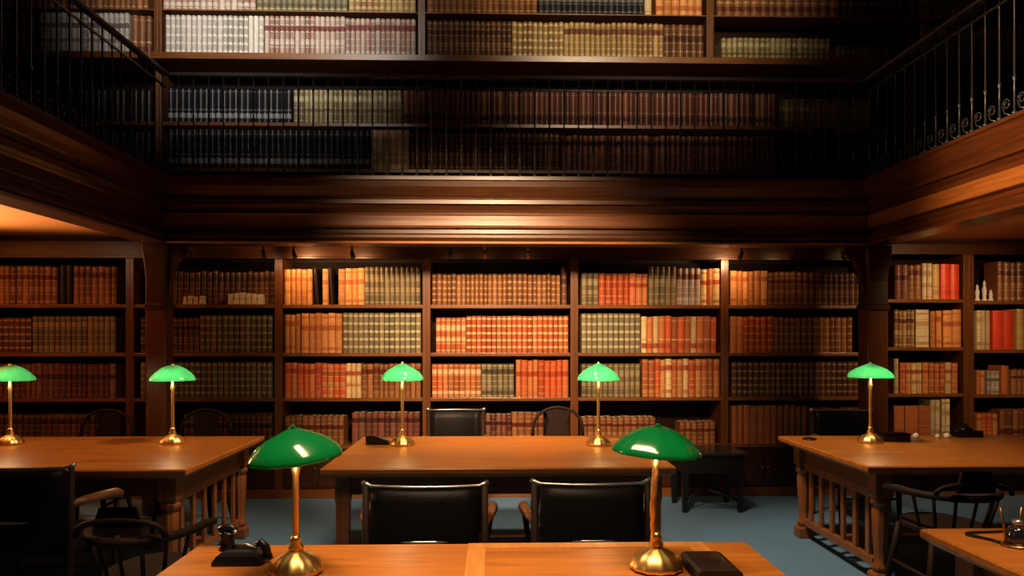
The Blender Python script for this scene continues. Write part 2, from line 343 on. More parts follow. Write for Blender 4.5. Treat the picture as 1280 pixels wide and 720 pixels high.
# ---------------------------------------------------------------- books
STY = {
 'tan':   dict(cols=[(.52, .205, .06), (.46, .165, .045), (.57, .25, .085)], lab=(.40, .11, .035), lab2=(.44, .16, .045), band=(.60, .30, .10), g=.2, word='orange tan'),
 'red':   dict(cols=[(.50, .085, .025), (.43, .07, .025), (.56, .13, .04), (.5, .17, .06)], lab=(.34, .05, .018), lab2=(.46, .15, .05), band=(.60, .25, .08), g=.3, word='orange red'),
 'redcream': dict(cols=[(.44, .10, .035), (.38, .085, .03), (.42, .14, .05)], lab=(.60, .42, .22), lab2=(.62, .45, .24), band=(.62, .44, .22), g=.1, word='red and cream'),
 'mix':   dict(cols=[(.50, .09, .03), (.52, .22, .07), (.62, .45, .22), (.36, .11, .04), (.55, .17, .05)], lab=(.36, .08, .03), lab2=(.45, .2, .07), band=(.62, .38, .16), g=.3, word='mixed red and tan'),
 'olive': dict(cols=[(.135, .105, .052), (.16, .12, .06), (.115, .095, .05)], lab=(.28, .21, .11), lab2=(.27, .20, .10), band=(.36, .28, .15), g=.1, word='olive brown'),
 'oliveg': dict(cols=[(.17, .145, .08), (.20, .165, .09), (.15, .135, .08)], lab=(.07, .055, .03), lab2=(.10, .08, .045), band=(.48, .41, .25), g=.1, word='olive grey'),
 'brown': dict(cols=[(.19, .072, .026), (.24, .095, .033), (.16, .062, .024)], lab=(.10, .02, .01), lab2=(.30, .13, .05), band=(.42, .24, .10), g=.4, word='brown'),
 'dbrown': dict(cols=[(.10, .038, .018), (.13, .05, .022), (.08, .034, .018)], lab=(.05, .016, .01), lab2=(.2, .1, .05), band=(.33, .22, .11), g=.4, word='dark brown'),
 'cream': dict(cols=[(.62, .50, .30), (.58, .46, .27)], lab=(.45, .30, .14), lab2=(.40, .27, .13), band=(.5, .37, .2), g=.1, word='cream'),
 'grey':  dict(cols=[(.40, .36, .31), (.46, .42, .37), (.34, .31, .27)], lab=(.12, .10, .09), lab2=(.22, .17, .14), band=(.6, .56, .5), g=.0, word='pale grey'),
 'greyred': dict(cols=[(.34, .23, .18), (.40, .30, .25), (.30, .17, .13)], lab=(.16, .05, .04), lab2=(.5, .42, .36), band=(.56, .48, .42), g=.0, word='grey and red'),
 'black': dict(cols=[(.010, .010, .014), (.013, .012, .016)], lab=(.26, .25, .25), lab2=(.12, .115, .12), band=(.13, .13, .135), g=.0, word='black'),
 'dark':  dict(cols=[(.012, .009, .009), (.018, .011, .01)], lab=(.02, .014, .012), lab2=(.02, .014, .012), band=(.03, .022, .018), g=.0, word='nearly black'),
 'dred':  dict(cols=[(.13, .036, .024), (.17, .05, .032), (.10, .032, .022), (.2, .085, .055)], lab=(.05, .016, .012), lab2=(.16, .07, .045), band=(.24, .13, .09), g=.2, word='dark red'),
 'gold':  dict(cols=[(.29, .175, .065), (.24, .125, .05), (.34, .22, .09)], lab=(.12, .04, .02), lab2=(.44, .33, .16), band=(.55, .44, .24), g=.2, word='golden brown'),
 'yel':   dict(cols=[(.24, .19, .09), (.32, .26, .13), (.17, .12, .06)], lab=(.44, .39, .23), lab2=(.12, .08, .04), band=(.42, .36, .2), g=.1, word='yellowish'),
 'brred': dict(cols=[(.68, .06, .02)], lab=(.60, .05, .018), lab2=(.62, .055, .02), band=(.62, .05, .02), g=.0, word='bright red'),
 'yellow': dict(cols=[(.55, .38, .12)], lab=(.45, .26, .08), lab2=(.45, .27, .08), band=(.4, .25, .08), g=.1, word='yellow'),
 'terra': dict(cols=[(.42, .13, .045), (.46, .15, .05)], lab=(.40, .12, .04), lab2=(.36, .11, .04), band=(.48, .2, .07), g=.1, word='terracotta'),
}
# band layouts: list of (from, to, what) in parts of the spine height
LAY = [
 [(.06, .085, 'band'), (.20, .22, 'band'), (.23, .35, 'lab'), (.36, .38, 'band'), (.55, .575, 'band'), (.585, .67, 'lab2'), (.72, .74, 'band'), (.92, .95, 'band')],
 [(.05, .07, 'band'), (.16, .30, 'lab'), (.33, .345, 'band'), (.50, .52, 'band'), (.66, .68, 'band'), (.80, .90, 'lab2'), (.94, .96, 'band')],
 [(.08, .13, 'lab2'), (.25, .27, 'band'), (.31, .44, 'lab'), (.48, .50, 'band'), (.70, .73, 'band'), (.86, .93, 'lab2')],
 [(.05, .10, 'band'), (.24, .30, 'band'), (.44, .50, 'band'), (.63, .69, 'band'), (.82, .88, 'band')],
 [(.10, .12, 'band'), (.62, .66, 'band'), (.74, .88, 'lab')],
]
def book_geo(bm, lay, x0, w, yf, depth, z0, h, st, layi, tilt=0.0, col=None, rnd=random):
    S = STY[st]
    base = col or rnd.choice(S['cols']); j = rnd.uniform(.76, 1.28); base = tuple(min(.95, c * j) for c in base)
    L = LAY[layi]
    cuts = [0.0, 1.0]
    for a, b2, k in L: cuts += [a, b2]
    cuts = sorted(set(cuts)); nx = 5
    def colour(t):
        for a, b2, k in L:
            if a <= t <= b2: return (*S[k], S['g'] if k == 'band' else 0.0), (.0022 if k == 'band' else .0006)
        return (*base, 0.0), 0.0
    bul = min(w * .42, .017)
    rot = Matrix.Translation((x0 + w / 2, 0, z0)) @ Matrix.Rotation(tilt, 4, 'Y') @ Matrix.Translation((-w / 2, 0, 0))
    def V(x, y, z): return bm.verts.new(rot @ Vector((x, y, z)))
    def face(vs, c, sm=False):
        f = bm.faces.new(vs); f.smooth = sm
        for l in f.loops: l[lay] = c
        return f
    # spine: z runs from the top (t = 0) down
    for t0, t1 in zip(cuts, cuts[1:]):
        c, pr = colour((t0 + t1) / 2)
        rows = []
        for t in (t0, t1):
            row = []
            for k in range(nx):
                u = -1 + 2 * k / (nx - 1)
                e = bul * (1 - u * u)
                row.append(V(w / 2 + u * (w / 2 - .0004 if abs(u) > .99 else w / 2), yf - e - pr * (1 - u * u * .5), h * (1 - t)))
            rows.append(row)
        for k in range(nx - 1):
            face((rows[0][k], rows[1][k], rows[1][k + 1], rows[0][k + 1]), c, True)
    c = (*base, 0.0); pg = (.50, .40, .26, 0.0); th = min(.004, w * .12)
    yb = yf + depth
    for xa, xb in ((0, th), (w - th, w)):       # the two boards
        a = [V(xa, yf, 0), V(xb, yf, 0), V(xb, yb, 0), V(xa, yb, 0)]; b2 = [V(xa, yf, h), V(xb, yf, h), V(xb, yb, h), V(xa, yb, h)]
        face((a[3], a[2], a[1], a[0]), c); face(b2, c)
        for i in range(4):
            k = (i + 1) % 4; face((a[i], a[k], b2[k], b2[i]), c)
    zt = h - .006                                # page block, head cap
    face((V(th, yf + .003, zt), V(w - th, yf + .003, zt), V(w - th, yb - .006, zt), V(th, yb - .006, zt)), pg)
    face((V(th, yb - .006, 0.004), V(th, yb - .006, zt), V(w - th, yb - .006, zt), V(w - th, yb - .006, .004)), pg)
    top = [V(w / 2 + (-1 + 2 * k / (nx - 1)) * w / 2, yf - bul * (1 - (-1 + 2 * k / (nx - 1)) ** 2), h) for k in range(nx)]
    tb = [V(w / 2 + (-1 + 2 * k / (nx - 1)) * w / 2, yf + .004, h - .001) for k in range(nx)]
    for k in range(nx - 1): face((top[k], top[k + 1], tb[k + 1], tb[k]), c)
# shelves: (case name index, shelf words, z of the shelf, Y of the spine, [runs]); run = (px0, px1, top_y, width px, style, layout)
SH = []
def shelf(case, words, z, py, Y, runs, kind): SH.append((case, words, z, py, Y, runs, kind))
BS = BY + SB + .006
WD = ['top shelf', 'second shelf', 'third shelf', 'fourth shelf']
def low(case, row, runs, z=None, py=None): shelf(case, WD[row], LZ[row] if z is None else z, ROW[row] if py is None else py, BS, runs, 'low')
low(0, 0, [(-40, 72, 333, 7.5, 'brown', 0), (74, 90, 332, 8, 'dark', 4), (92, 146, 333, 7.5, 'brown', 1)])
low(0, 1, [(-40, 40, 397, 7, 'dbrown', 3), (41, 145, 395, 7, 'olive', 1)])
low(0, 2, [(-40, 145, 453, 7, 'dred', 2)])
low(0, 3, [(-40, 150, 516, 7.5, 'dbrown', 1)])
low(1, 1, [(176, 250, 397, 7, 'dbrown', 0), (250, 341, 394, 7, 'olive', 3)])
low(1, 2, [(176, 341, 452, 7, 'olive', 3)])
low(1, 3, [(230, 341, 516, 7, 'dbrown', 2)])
low(2, 0, [(355.5, 391, 336, 7.6, 'tan', 0), ('gap_shade', 395, 400.5, 334, 'dark'), (403.2, 411, 336, 7.8, 'tan', 2), ('gap_shade', 413.6, 419, 334, 'dark'), (423, 456, 335, 7.6, 'tan', 2), (456, 526, 334, 6.4, 'olive', 0)])
low(2, 1, [(356, 376, 392, 6.6, 'tan', 1), (377, 428, 391, 8.4, 'tan', 2), (429, 526.5, 391, 6.5, 'oliveg', 3)])
low(2, 2, [(356, 402, 453, 7.4, 'red', 1), (402, 452, 454, 7.4, 'mix', 0), (452, 526.5, 454, 7, 'brown', 1)])
low(2, 3, [(356, 430, 519, 7.4, 'brown', 2), (440, 525, 515, 7.6, 'dred', 1)])
low(3, 0, [(540, 701, 342, 5.9, 'brown', 3), (702, 709, 334, 7, 'dbrown', 2)])
low(3, 1, [(545, 583, 397, 6.3, 'redcream', 0), (583, 711, 395, 6.3, 'redcream', 3)])
low(3, 2, [(540, 602, 455, 6.6, 'redcream', 1), (602, 643, 455, 6.6, 'oliveg', 1), (645, 711, 450, 7, 'red', 2)])
low(3, 3, [(541, 600, 520, 7, 'brown', 0), (601, 640, 518, 7, 'dred', 0), (640, 680, 516, 7.5, 'brown', 2)])
low(4, 0, [(727, 749, 341, 7.2, 'olive', 0), (749, 810, 341, 7.8, 'red', 2), (811, 846, 333, 6.8, 'olive', 2), (846, 876, 335, 6.8, 'greyred', 1), (876, 900, 335, 7.5, 'mix', 2)])
low(4, 1, [(727, 801, 392, 6.6, 'oliveg', 3), (802, 896, 395, 7.6, 'mix', 4)])
low(4, 2, [(727, 801, 455, 6.8, 'olive', 0), (803, 900, 449, 7.6, 'mix', 1)])
low(4, 3, [(727, 820, 522, 7.5, 'brown', 0), (850, 895, 528, 7.5, 'brown', 2)])
low(5, 0, [(913, 960, 338, 7.5, 'tan', 1), (960, 1028, 339, 7.2, 'brown', 0), (1028, 1076, 341, 7.2, 'dbrown', 0)])
low(5, 1, [(913, 968, 395, 7.5, 'red', 3), (968, 1066, 396, 7.2, 'brown', 3)])
low(5, 2, [(915, 1080, 453, 6.8, 'dbrown', 3)])
low(5, 3, [(915, 1010, 508, 8.2, 'terra', 4), (1010, 1075, 511, 8, 'dred', 4)])
def rlow(case, row, runs, zs, ys): low(case, row, runs, zs[row], ys[row])
rlow(6, 0, [(1119, 1136, 330, 7, 'dred', 2), (1136, 1152, 331, 6.5, 'brown', 1), (1153, 1166, 329, 5.5, 'cream', 0), (1166, 1175, 330, 8.5, 'yellow', 4), (1176, 1200, 330, 12, 'brred', 4)], RZ, RS)
rlow(6, 1, [(1118, 1144, 387, 5.5, 'gold', 0), (1145, 1162, 387, 12, 'cream', 2), (1163, 1178, 388, 9, 'tan', 1), (1179, 1202, 387, 13, 'tan', 2)], RZ, RS)
rlow(6, 2, [(1118, 1124, 448, 6, 'cream', 1), (1125, 1198, 453, 7.3, 'mix', 0)], RZ, RS)
rlow(6, 3, [(1118, 1163, 507, 15, 'terra', 4), (1163, 1176, 500, 6.5, 'cream', 1), (1177, 1188, 499, 5.5, 'cream', 2)], RZ, RS)
rlow(7, 0, [(1247, 1290, 327, 9, 'brown', 0), (1290, 1380, 330, 9, 'dbrown', 0)], RZ2, RS2)
rlow(7, 1, [(1221, 1238, 388, 5.6, 'cream', 1), (1241, 1268, 388, 13.5, 'brred', 4), (1271, 1281, 386, 9, 'yellow', 2), (1284, 1380, 390, 9, 'brown', 2)], RZ2, RS2)
rlow(7, 2, [(1221, 1232, 463, 5.5, 'tan', 1), (1234, 1250, 464, 5.3, 'grey', 2), (1252, 1262, 457, 10, 'terra', 4), (1264, 1380, 462, 7, 'brown', 0)], RZ2, RS2)
rlow(7, 3, [(1221, 1248, 517, 6.8, 'mix', 1), (1250, 1380, 512, 8, 'brown', 4)], RZ2, RS2)
US = UY + SB + .006
UW = ['topmost gallery shelf', 'upper gallery shelf', 'middle gallery shelf', 'lowest gallery shelf']
def up(case, row, runs): shelf(10 + case, UW[row], UZ[row] + (.012 if row == 1 else 0), UROW[row] if row < 3 else 212, US, runs, 'up')
up(0, 0, [(-120, 186, -30, 7.5, 'brown', 0)]); up(1, 0, [(204, 320, -30, 7.5, 'greyred', 1), (321, 435, -30, 7.5, 'oliveg', 1), (436, 520, -30, 7.5, 'gold', 2)])
up(2, 0, [(534, 672, -30, 7.5, 'brown', 0), (673, 805, -30, 7.5, 'black', 0), (806, 815, -25, 8, 'cream', 2), (820, 878, -30, 10, 'tan', 4)])
up(3, 0, [(896, 1050, -30, 11, 'brown', 4), (1052, 1130, -30, 9, 'dbrown', 4)]); up(4, 0, [(1150, 1235, -24, 8, 'yel', 0), (1236, 1330, -24, 8, 'dbrown', 2)])
up(0, 1, [(-120, 40, 22, 8, 'dbrown', 0), (50, 162, 22, 6.5, 'grey', 0), (164, 190, 24, 8, 'brown', 4)])
up(1, 1, [(207, 330, 24, 6.4, 'grey', 3), (331, 432, 24, 6.4, 'greyred', 0), (432, 520, 26, 6.4, 'greyred', 1)])
up(2, 1, [(534, 640, 28, 6.6, 'dbrown', 0), (640, 705, 28, 6.6, 'gold', 3), (705, 830, 28, 6.6, 'gold', 1), (830, 880, 30, 8, 'dbrown', 2)])
up(3, 1, [(902, 1038, 45, 6.8, 'yel', 0), (1045, 1112, 54, 6.6, 'yel', 2)])
up(4, 1, [(1150, 1330, 26, 7.5, 'yel', 1)])
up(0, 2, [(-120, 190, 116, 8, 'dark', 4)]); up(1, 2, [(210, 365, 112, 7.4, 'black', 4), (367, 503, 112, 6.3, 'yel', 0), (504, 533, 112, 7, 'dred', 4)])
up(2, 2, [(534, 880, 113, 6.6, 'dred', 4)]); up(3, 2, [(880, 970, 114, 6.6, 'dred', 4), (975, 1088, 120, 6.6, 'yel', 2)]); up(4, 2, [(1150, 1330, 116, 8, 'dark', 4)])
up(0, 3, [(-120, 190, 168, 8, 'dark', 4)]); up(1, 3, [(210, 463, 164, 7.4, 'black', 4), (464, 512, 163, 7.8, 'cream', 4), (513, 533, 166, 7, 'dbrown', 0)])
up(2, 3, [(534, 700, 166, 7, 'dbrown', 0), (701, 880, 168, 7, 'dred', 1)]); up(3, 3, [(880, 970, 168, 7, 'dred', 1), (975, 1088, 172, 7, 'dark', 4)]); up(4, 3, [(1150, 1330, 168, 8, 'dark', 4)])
ORD = ['', 'first', 'second', 'third', 'fourth', 'fifth', 'sixth', 'seventh', 'eighth', 'ninth', 'tenth', 'eleventh', 'twelfth', 'thirteenth', 'fourteenth', 'fifteenth', 'sixteenth', 'seventeenth', 'eighteenth', 'nineteenth', 'twentieth',
       'twenty-first', 'twenty-second', 'twenty-third', 'twenty-fourth', 'twenty-fifth', 'twenty-sixth', 'twenty-seventh', 'twenty-eighth', 'twenty-ninth', 'thirtieth']
ALLB = []                                       # every book of every shelf
rnd = random.Random(11)
for (case, words, z, py, Y, runs, kind) in SH:
    row = []
    for ri, r in enumerate(runs):
        if r[0] == 'gap_shade':  # dark strip standing for the shade in a gap between books
            xa, xb = PX(r[1], Y), PX(r[2], Y)
            row.append(dict(x=xa, w=(xb - xa) * .62, h=PZ(r[3], Y) - z - .02, st=r[4], lay=4, tilt=-.07, px=0, run=ri)); continue
        p0, p1, ty, wpx, st, li = r
        cxp = 640
        xa, xb = PX(p0, Y), PX(p1, Y)
        n = max(1, round((p1 - p0) / wpx)); ws = [rnd.uniform(.86, 1.14) if st in ('mix', 'red', 'tan', 'brown', 'terra', 'yel', 'dred') else rnd.uniform(.96, 1.04) for _ in range(n)]
        tot = sum(ws); x = xa
        hh = PZ(ty, Y, (p0 + p1) / 2) - PZ(py, Y, (p0 + p1) / 2)
        for k in range(n):
            w = ws[k] / tot * (xb - xa)
            jit = .035 if st in ('mix', 'red', 'tan', 'brown', 'terra', 'yel', 'dred', 'gold') else .008
            row.append(dict(x=x, w=w - .0055, h=hh * (1 - rnd.uniform(0, jit)), st=st, lay=li, tilt=0, px=w, run=ri))
            x += w
    for k, b2 in enumerate(row):
        b2.update(case=case, words=words, z=z, Y=Y, kind=kind, i=k + 1, n=len(row), area=b2['w'] * b2['h'])
        ALLB.append(b2)
# the runs whose books show largest become objects of their own, up to 300 books
pool = {}
for b2 in ALLB:
    if b2['kind'] == 'low' and (b2['words'] != 'fourth shelf' or b2['case'] in (6,)) and b2['case'] not in (0, 1):
        if b2['x'] + b2['w'] > PX(1283, BS): continue
        pool.setdefault((b2['case'], b2['words'], b2['run']), []).append(b2)
chosen = set(); cnt = 0
for key, bs in sorted(pool.items(), key=lambda kv: -min(b2['area'] for b2 in kv[1]) if False else -sum(b2['area'] for b2 in kv[1]) / len(kv[1])):
    if cnt + len(bs) > 300: continue
    cnt += len(bs); chosen.update(id(b2) for b2 in bs)
stuff = bmesh.new(); slay = stuff.loops.layers.float_color.new('tint')
for b2 in ALLB:
    dp = .20 + rnd.uniform(-.012, .012); yy = b2['Y'] + rnd.uniform(0, .006)
    if id(b2) in chosen:
        bm = bmesh.new(); lay = bm.loops.layers.float_color.new('tint')
        book_geo(bm, lay, -b2['w'] / 2, b2['w'], 0, dp, 0, b2['h'], b2['st'], b2['lay'], b2['tilt'], None, rnd)
        me = bpy.data.meshes.new('book'); bm.to_mesh(me); bm.free(); me.materials.append(M['book'])
        o = bpy.data.objects.new('book', me); C.objects.link(o); o.location = (b2['x'] + b2['w'] / 2, yy, b2['z'] + (.006 if b2['tilt'] else .0006))
        i, n = b2['i'], b2['n']
        pos = f"{ORD[i]} from left" if i <= (n + 1) // 2 else (f"{ORD[n - i + 1]} from right")
        if n == 1: pos = 'alone'
        wd = STY[b2['st']]['word'].split(' and ')[0].replace('mixed ', 'warm ') if b2['st'] != 'mix' else 'red or tan'
        wd = {'mix': 'warm toned', 'redcream': 'red banded', 'greyred': 'greyish red'}.get(b2['st'], STY[b2['st']]['word'])
        if b2['tilt']: wd = 'dark leaning gap-shade'
        tag(o, f"{wd} book, {pos} on {b2['words']}, {NAMES[b2['case']].replace('the ', '')}", 'book', f"books on the {b2['words']} of the {NAMES[b2['case']]}")
    else:
        book_geo(stuff, slay, b2['x'], b2['w'], yy, dp, b2['z'] + (.006 if b2['tilt'] else .0006), b2['h'], b2['st'], b2['lay'], b2['tilt'], None, rnd)
# the shaded top shelf beside the left column: books pushed back behind a row of pale booklets
z = LZ[0]; xa, xb = PX(180, BS), PX(341, BS); n = 22
for k in range(n):
    w = (xb - xa) / n
    book_geo(stuff, slay, xa + k * w, w - .005, BS + .10, .2, z + .0006, .30 + rnd.uniform(0, .02), 'dbrown', 1, 0, None, rnd)
me = bpy.data.meshes.new('shelved_book'); stuff.to_mesh(me); stuff.free(); me.materials.append(M['book'])
o = bpy.data.objects.new('shelved_book', me); C.objects.link(o)
tag(o, 'remaining bound volumes filling the gallery shelves and the dim lower shelves', 'books', None, 'stuff')
print('BOOKS', len(ALLB), 'individual', cnt)
# pale booklets lying in front on that shelf
def booklet(x, w, h, lab, tl=0.0):
    mb = MB(); mb.box(-w / 2, w / 2, 0, .075, 0, h * .42, .004); mb.box(-w / 2 + .003, w / 2 - .002, .002, .075, h * .46, h * .96, .004); mb.box(-w * .4, w * .4, .006, .072, h * .42, h * .46)
    o = mb.build('booklet', 'paper', None, (x, BS - .004, LZ[0] + .0006)); tag(o, lab, 'booklet', 'pale booklets on the shelf beside the left column')
bx = [(231, 5), (237.5, 6), (244.5, 6), (251.5, 5.5)]
for k, (p, w) in enumerate(bx):
    booklet(PX(p, BS), w / 135 - .003, .075 + .01 * (k % 2), f"{ORD[k + 1]} from left of four dim cream booklets on shelf beside left column")
bx = [288, 295.5, 303, 310.5, 318, 325]
for k, p in enumerate(bx):
    booklet(PX(p, BS), 6.6 / 135, .115 - .006 * abs(k - 2), f"{ORD[k + 1]} from left of six bright cream booklets on shelf beside left column")
# small ivory ornaments on the top shelf at the right edge
for k, p in enumerate((1224, 1233, 1241)):
    mb = MB(); hgt = (.16, .2, .11)[k]
    mb.lathe([(.0, 0), (.024, 0), (.026, .012), (.014, .03), (.019, .055), (.021, hgt * .55), (.010, hgt * .72), (.014, hgt * .85), (.0, hgt)], n=12)
    o = mb.build('figurine', 'white', None, (PX(p, BS), BS + .03, RZ2[0] + .0006)); tag(o, ['squat ivory ornament beside the upright on top shelf at right edge', 'tallest ivory ornament between two others on right-edge top shelf', 'shortest ivory ornament next to brown books on right-edge top shelf'][k], 'ornament', 'ivory ornaments on the top shelf at the right edge')

# ---------------------------------------------------------------- gallery railings
ZR = PZ(92, GY); RH = ZR - ZT
def baluster_bm(h, scroll):
    mb = MB()
    mb.lathe([(.0, 0), (.017, 0), (.017, .012), (.007, .02), (.0065, .20), (.012, .21), (.012, .225), (.0062, .235), (.0062, h - .12), (.011, h - .11), (.011, h - .095), (.006, h - .085), (.006, h), (.0, h)], n=6)
    return mb
def railing(label, p0, p1, n, scroll):
    """p0,p1 ground points at the cornice top"""
    p0, p1 = Vector(p0), Vector(p1); d = p1 - p0; Ln = d.length; ang = math.atan2(d.y, d.x)
    t = thing('gallery_railing', label, 'railing', p0, ang)
    mb = MB(); poly = [(-.026, RH - .03), (-.03, RH - .012), (-.018, RH), (.018, RH), (.03, RH - .012), (.026, RH - .03)]; mb.prism(poly, 'x', 0, Ln); mb.build('handrail', 'rail_top', t)
    mb = MB(); mb.box(0, Ln, -.014, .014, .0, .022, .003); mb.build('bottom_rail', 'iron', t)
    mb = MB(); mb.box(0, Ln, -.007, .007, RH - .13, RH - .115, .002); mb.build('upper_rail', 'iron', t)
    proto = sproto = None
    for k in range(n):
        x = (k + .5) * Ln / n
        if proto is None:
            proto = baluster_bm(RH - .052, scroll).build('baluster', 'iron', t); o = proto
        else:
            o = proto.copy(); C.objects.link(o); o.parent = t
        o.location = (x, 0, .022)
        if scroll:
            if sproto is None:
                mb = MB(); pts = []
                for q in range(22):
                    a = q / 21 * 2.6 * PI; rr = .036 - .0011 * q
                    pts.append((rr * math.cos(a) + .004, 0, .10 + rr * math.sin(a)))
                mb.tube([(-.03, 0, .026)] + [(.02, 0, .05)] + pts, .0048, 6); sproto = mb.build('scroll', 'iron', t); o = sproto
            else:
                o = sproto.copy(); C.objects.link(o); o.parent = t
            o.location = (x + Ln / n / 2, 0, .0)
    return t
M['rail_top'] = plain('rail_wood', (0.07, 0.065, 0.068), 0.25, 0, 0.3)
railing('long iron railing along the back gallery', (GXL + .02 - .03, GY + .05, ZT), (GXR + .01, GY + .05, ZT), 47, False)
railing('iron railing of the left gallery running towards the viewer', (GXL - .05, GY - .02 + .06, ZT), (GXL - .05, 2.2, ZT), 30, True)
railing('iron railing of the right gallery running towards the viewer, with scrolls', (GXR + .05, 2.2, ZT), (GXR + .05, GY + .04, ZT), 30, True)

# ---------------------------------------------------------------- picture lights under the back gallery
PLY = 6.50
def picture_light(px, lab, brass=False):
    x = PX(px, PLY); t = thing('picture_light', lab, 'lamp', (x, PLY, SOF), 0, 'small lights under the back gallery')
    m_ = 'dark_brass' if brass else 'black'
    mb = MB(); mb.lathe([(.0, -.012), (.026, -.012), (.026, -.0005), (.0, -.0005)], n=14); mb.build('rose', m_, t)
    mb = MB(); mb.tube([(0, 0, -.01), (0, 0, -.12), (0, .004, -.175)], .009, 8); mb.build('arm', m_, t)
    mb = MB(); mb.lathe([(.0, -.035), (.014, -.035), (.018, .0), (.022, .04), (.0, .04)], n=12, mat=Matrix.Translation((0, .014, -.19)) @ Matrix.Rotation(math.radians(-125), 4, 'X')); mb.build('lamp_head', m_, t)
    return x
PLX = [picture_light(p, l, b2) for p, l, b2 in ((329, 'small black light above the pale booklets beside the left column', False), (367, 'small black light left of the two above the brightest bookcase', False), (440, 'small black light right of the two above the brightest bookcase', False),
    (563, 'small black light above the left end of the middle bookcase', False), (606, 'small brass light above the middle of the middle bookcase', True), (660, 'small brass light above the right half of the middle bookcase', True),
    (927, 'small black light at left above the bookcase beside right column', False), (993, 'small black light midway above the bookcase beside right column', False))]

# ---------------------------------------------------------------- desks
DZ = 0.73
def turned_leg(h):
    mb = MB(); s = .052
    def sq(k, z): a = s * k; return [(-a, -a, z), (a, -a, z), (a, a, z), (-a, a, z)]
    mb.loft([sq(.95, 0), sq(1.0, .012), sq(1.0, .07), sq(.8, .085)], True, True, False)
    prof = [(.034, .085), (.044, .10), (.044, .12), (.032, .135), (.036, .20), (.046, h * .55), (.048, h - .22), (.038, h - .20), (.055, h - .185), (.055, h - .165), (.042, h - .15)]
    mb.lathe(prof, n=32, flute=8, amp=.05)
    mb.loft([sq(.85, h - .15), sq(1.0, h - .135), sq(1.0, h)], True, True, False)
    return mb
def square_leg(h):
    mb = MB()
    def sq(a, z): c = a * .12; return [(-a + c, -a, z), (a - c, -a, z), (a, -a + c, z), (a, a - c, z), (a - c, a, z), (-a + c, a, z), (-a, a - c, z), (-a, -a + c, z)]
    return mb.loft([sq(.036, 0), sq(.040, .01), sq(.040, .09), sq(.034, .10), sq(.038, h - .16), sq(.042, h - .15), sq(.042, h)], True, True, False)
def desk(label, x0, x1, y0, y1, inset=.12, slats=True, inlays=(), ns=6, leg=turned_leg):
    cx, cy = (x0 + x1) / 2, (y0 + y1) / 2; a, b2 = (x1 - x0) / 2, (y1 - y0) / 2
    t = thing('reading_desk', label, 'desk', (cx, cy, 0))
    mb = MB(); rings = []
    for k, z in ((-.030, DZ - .055), (-.012, DZ - .040), (-.004, DZ - .036), (0, DZ - .030), (0, DZ - .008), (-.006, DZ)):
        rings.append([(-a - k, -b2 - k, z), (a + k, -b2 - k, z), (a + k, b2 + k, z), (-a - k, b2 + k, z)])
    mb.loft(rings, True, True, False); mb.build('tabletop', 'desk', t)
    ia, ib = a - inset, b2 - .11
    mb = MB(); q = .012                           # apron: a closed frame
    o_ = [(-ia, -ib), (ia, -ib), (ia, ib), (-ia, ib)]; i_ = [(-ia + .025, -ib + .025), (ia - .025, -ib + .025), (ia - .025, ib - .025), (-ia + .025, ib - .025)]
    z0, z1 = DZ - .17, DZ - .056
    mb.loft([[(*p, z0) for p in o_], [(*p, z1) for p in o_], [(*p, z1) for p in i_], [(*p, z0) for p in i_], [(*p, z0) for p in o_]], True, False, False); mb.build('apron', 'desk_dark', t)
    for sx in (-1, 1):
        for sy in (-1, 1):
            o = leg(DZ - .056).build('leg', 'desk_leg', t, (sx * (ia - .02), sy * (ib - .02), 0))
        if slats:
            xx = sx * (ia - .02); yl = ib - .075
            mb = MB(); mb.box(xx - .02, xx + .02, -yl, yl, DZ - .225, DZ - .172, .004); mb.build('rail', 'desk_leg', t)
            mb = MB(); mb.box(xx - .02, xx + .02, -yl, yl, .10, .15, .004); mb.build('rail', 'desk_leg', t)
            for k in range(ns):
                yy = -yl + (k + .5) * 2 * yl / ns
                mb = MB(); mb.box(xx - .011, xx + .011, yy - .022, yy + .022, .15, DZ - .225, .004); mb.build('slat', 'desk_leg', t)
    mb = MB(); mb.box(-ia + .06, ia - .06, -.03, .03, .10, .16, .004); mb.build('stretcher', 'desk_leg', t)
    for (xa, xb, ya, yb) in inlays:               # framed field let into the top
        xa, xb, ya, yb = xa - cx, xb - cx, ya - cy, yb - cy; fr = .062
        for (p0, p1, p2, p3) in ((xa, xb, yb - fr, yb), (xa, xb, ya, ya + fr), (xa, xa + fr, ya + fr, yb - fr), (xb - fr, xb, ya + fr, yb - fr)):
            mb = MB(); mb.box(p0, p1, p2, p3, DZ - .001, DZ + .0025, .001); mb.build('border_strip', 'inlay', t)
    return t
M['desk_dark'] = wood('desk_apron_oak', (0.08, 0.024, 0.006), (0.17, 0.055, 0.014), (1.2, 14, 14), 0.4)
K = 0.73 * F
def DY(py): return K / (py - HOR)                # depth of a point of the desk top seen at that row
Y1, Y2 = DY(585), DY(545)
CXA, CXB = PX(400, Y1), PX(846, Y1)
desk('oak reading desk in the centre with two green lamps', CXA, CXB, Y1, Y2, .085, slats=False, leg=square_leg)
LXB = PX(232, Y1); desk('oak reading desk at the left with slatted end', LXB - 2.6, LXB, Y1, DY(544))
RXA = PX(1085, Y1); desk('oak reading desk at the right with slatted end', RXA, RXA + 2.6, Y1, DY(546))
FY = DY(679); FXA, FXB = PX(247, FY), PX(932, FY)
seam = PX(584, DY(690))
desk('oak desk nearest the viewer with two large green lamps', FXA, FXB, FY - 1.38, FY, .1, inlays=[(seam, FXB - .16, FY - 1.25, FY - .0 - .065 + .06)])
NY = DY(664); NXA = PX(1150, NY)
desk('oak desk in the lower right corner holding an inkwell', NXA, NXA + 2.4, NY - 1.38, NY, .12)

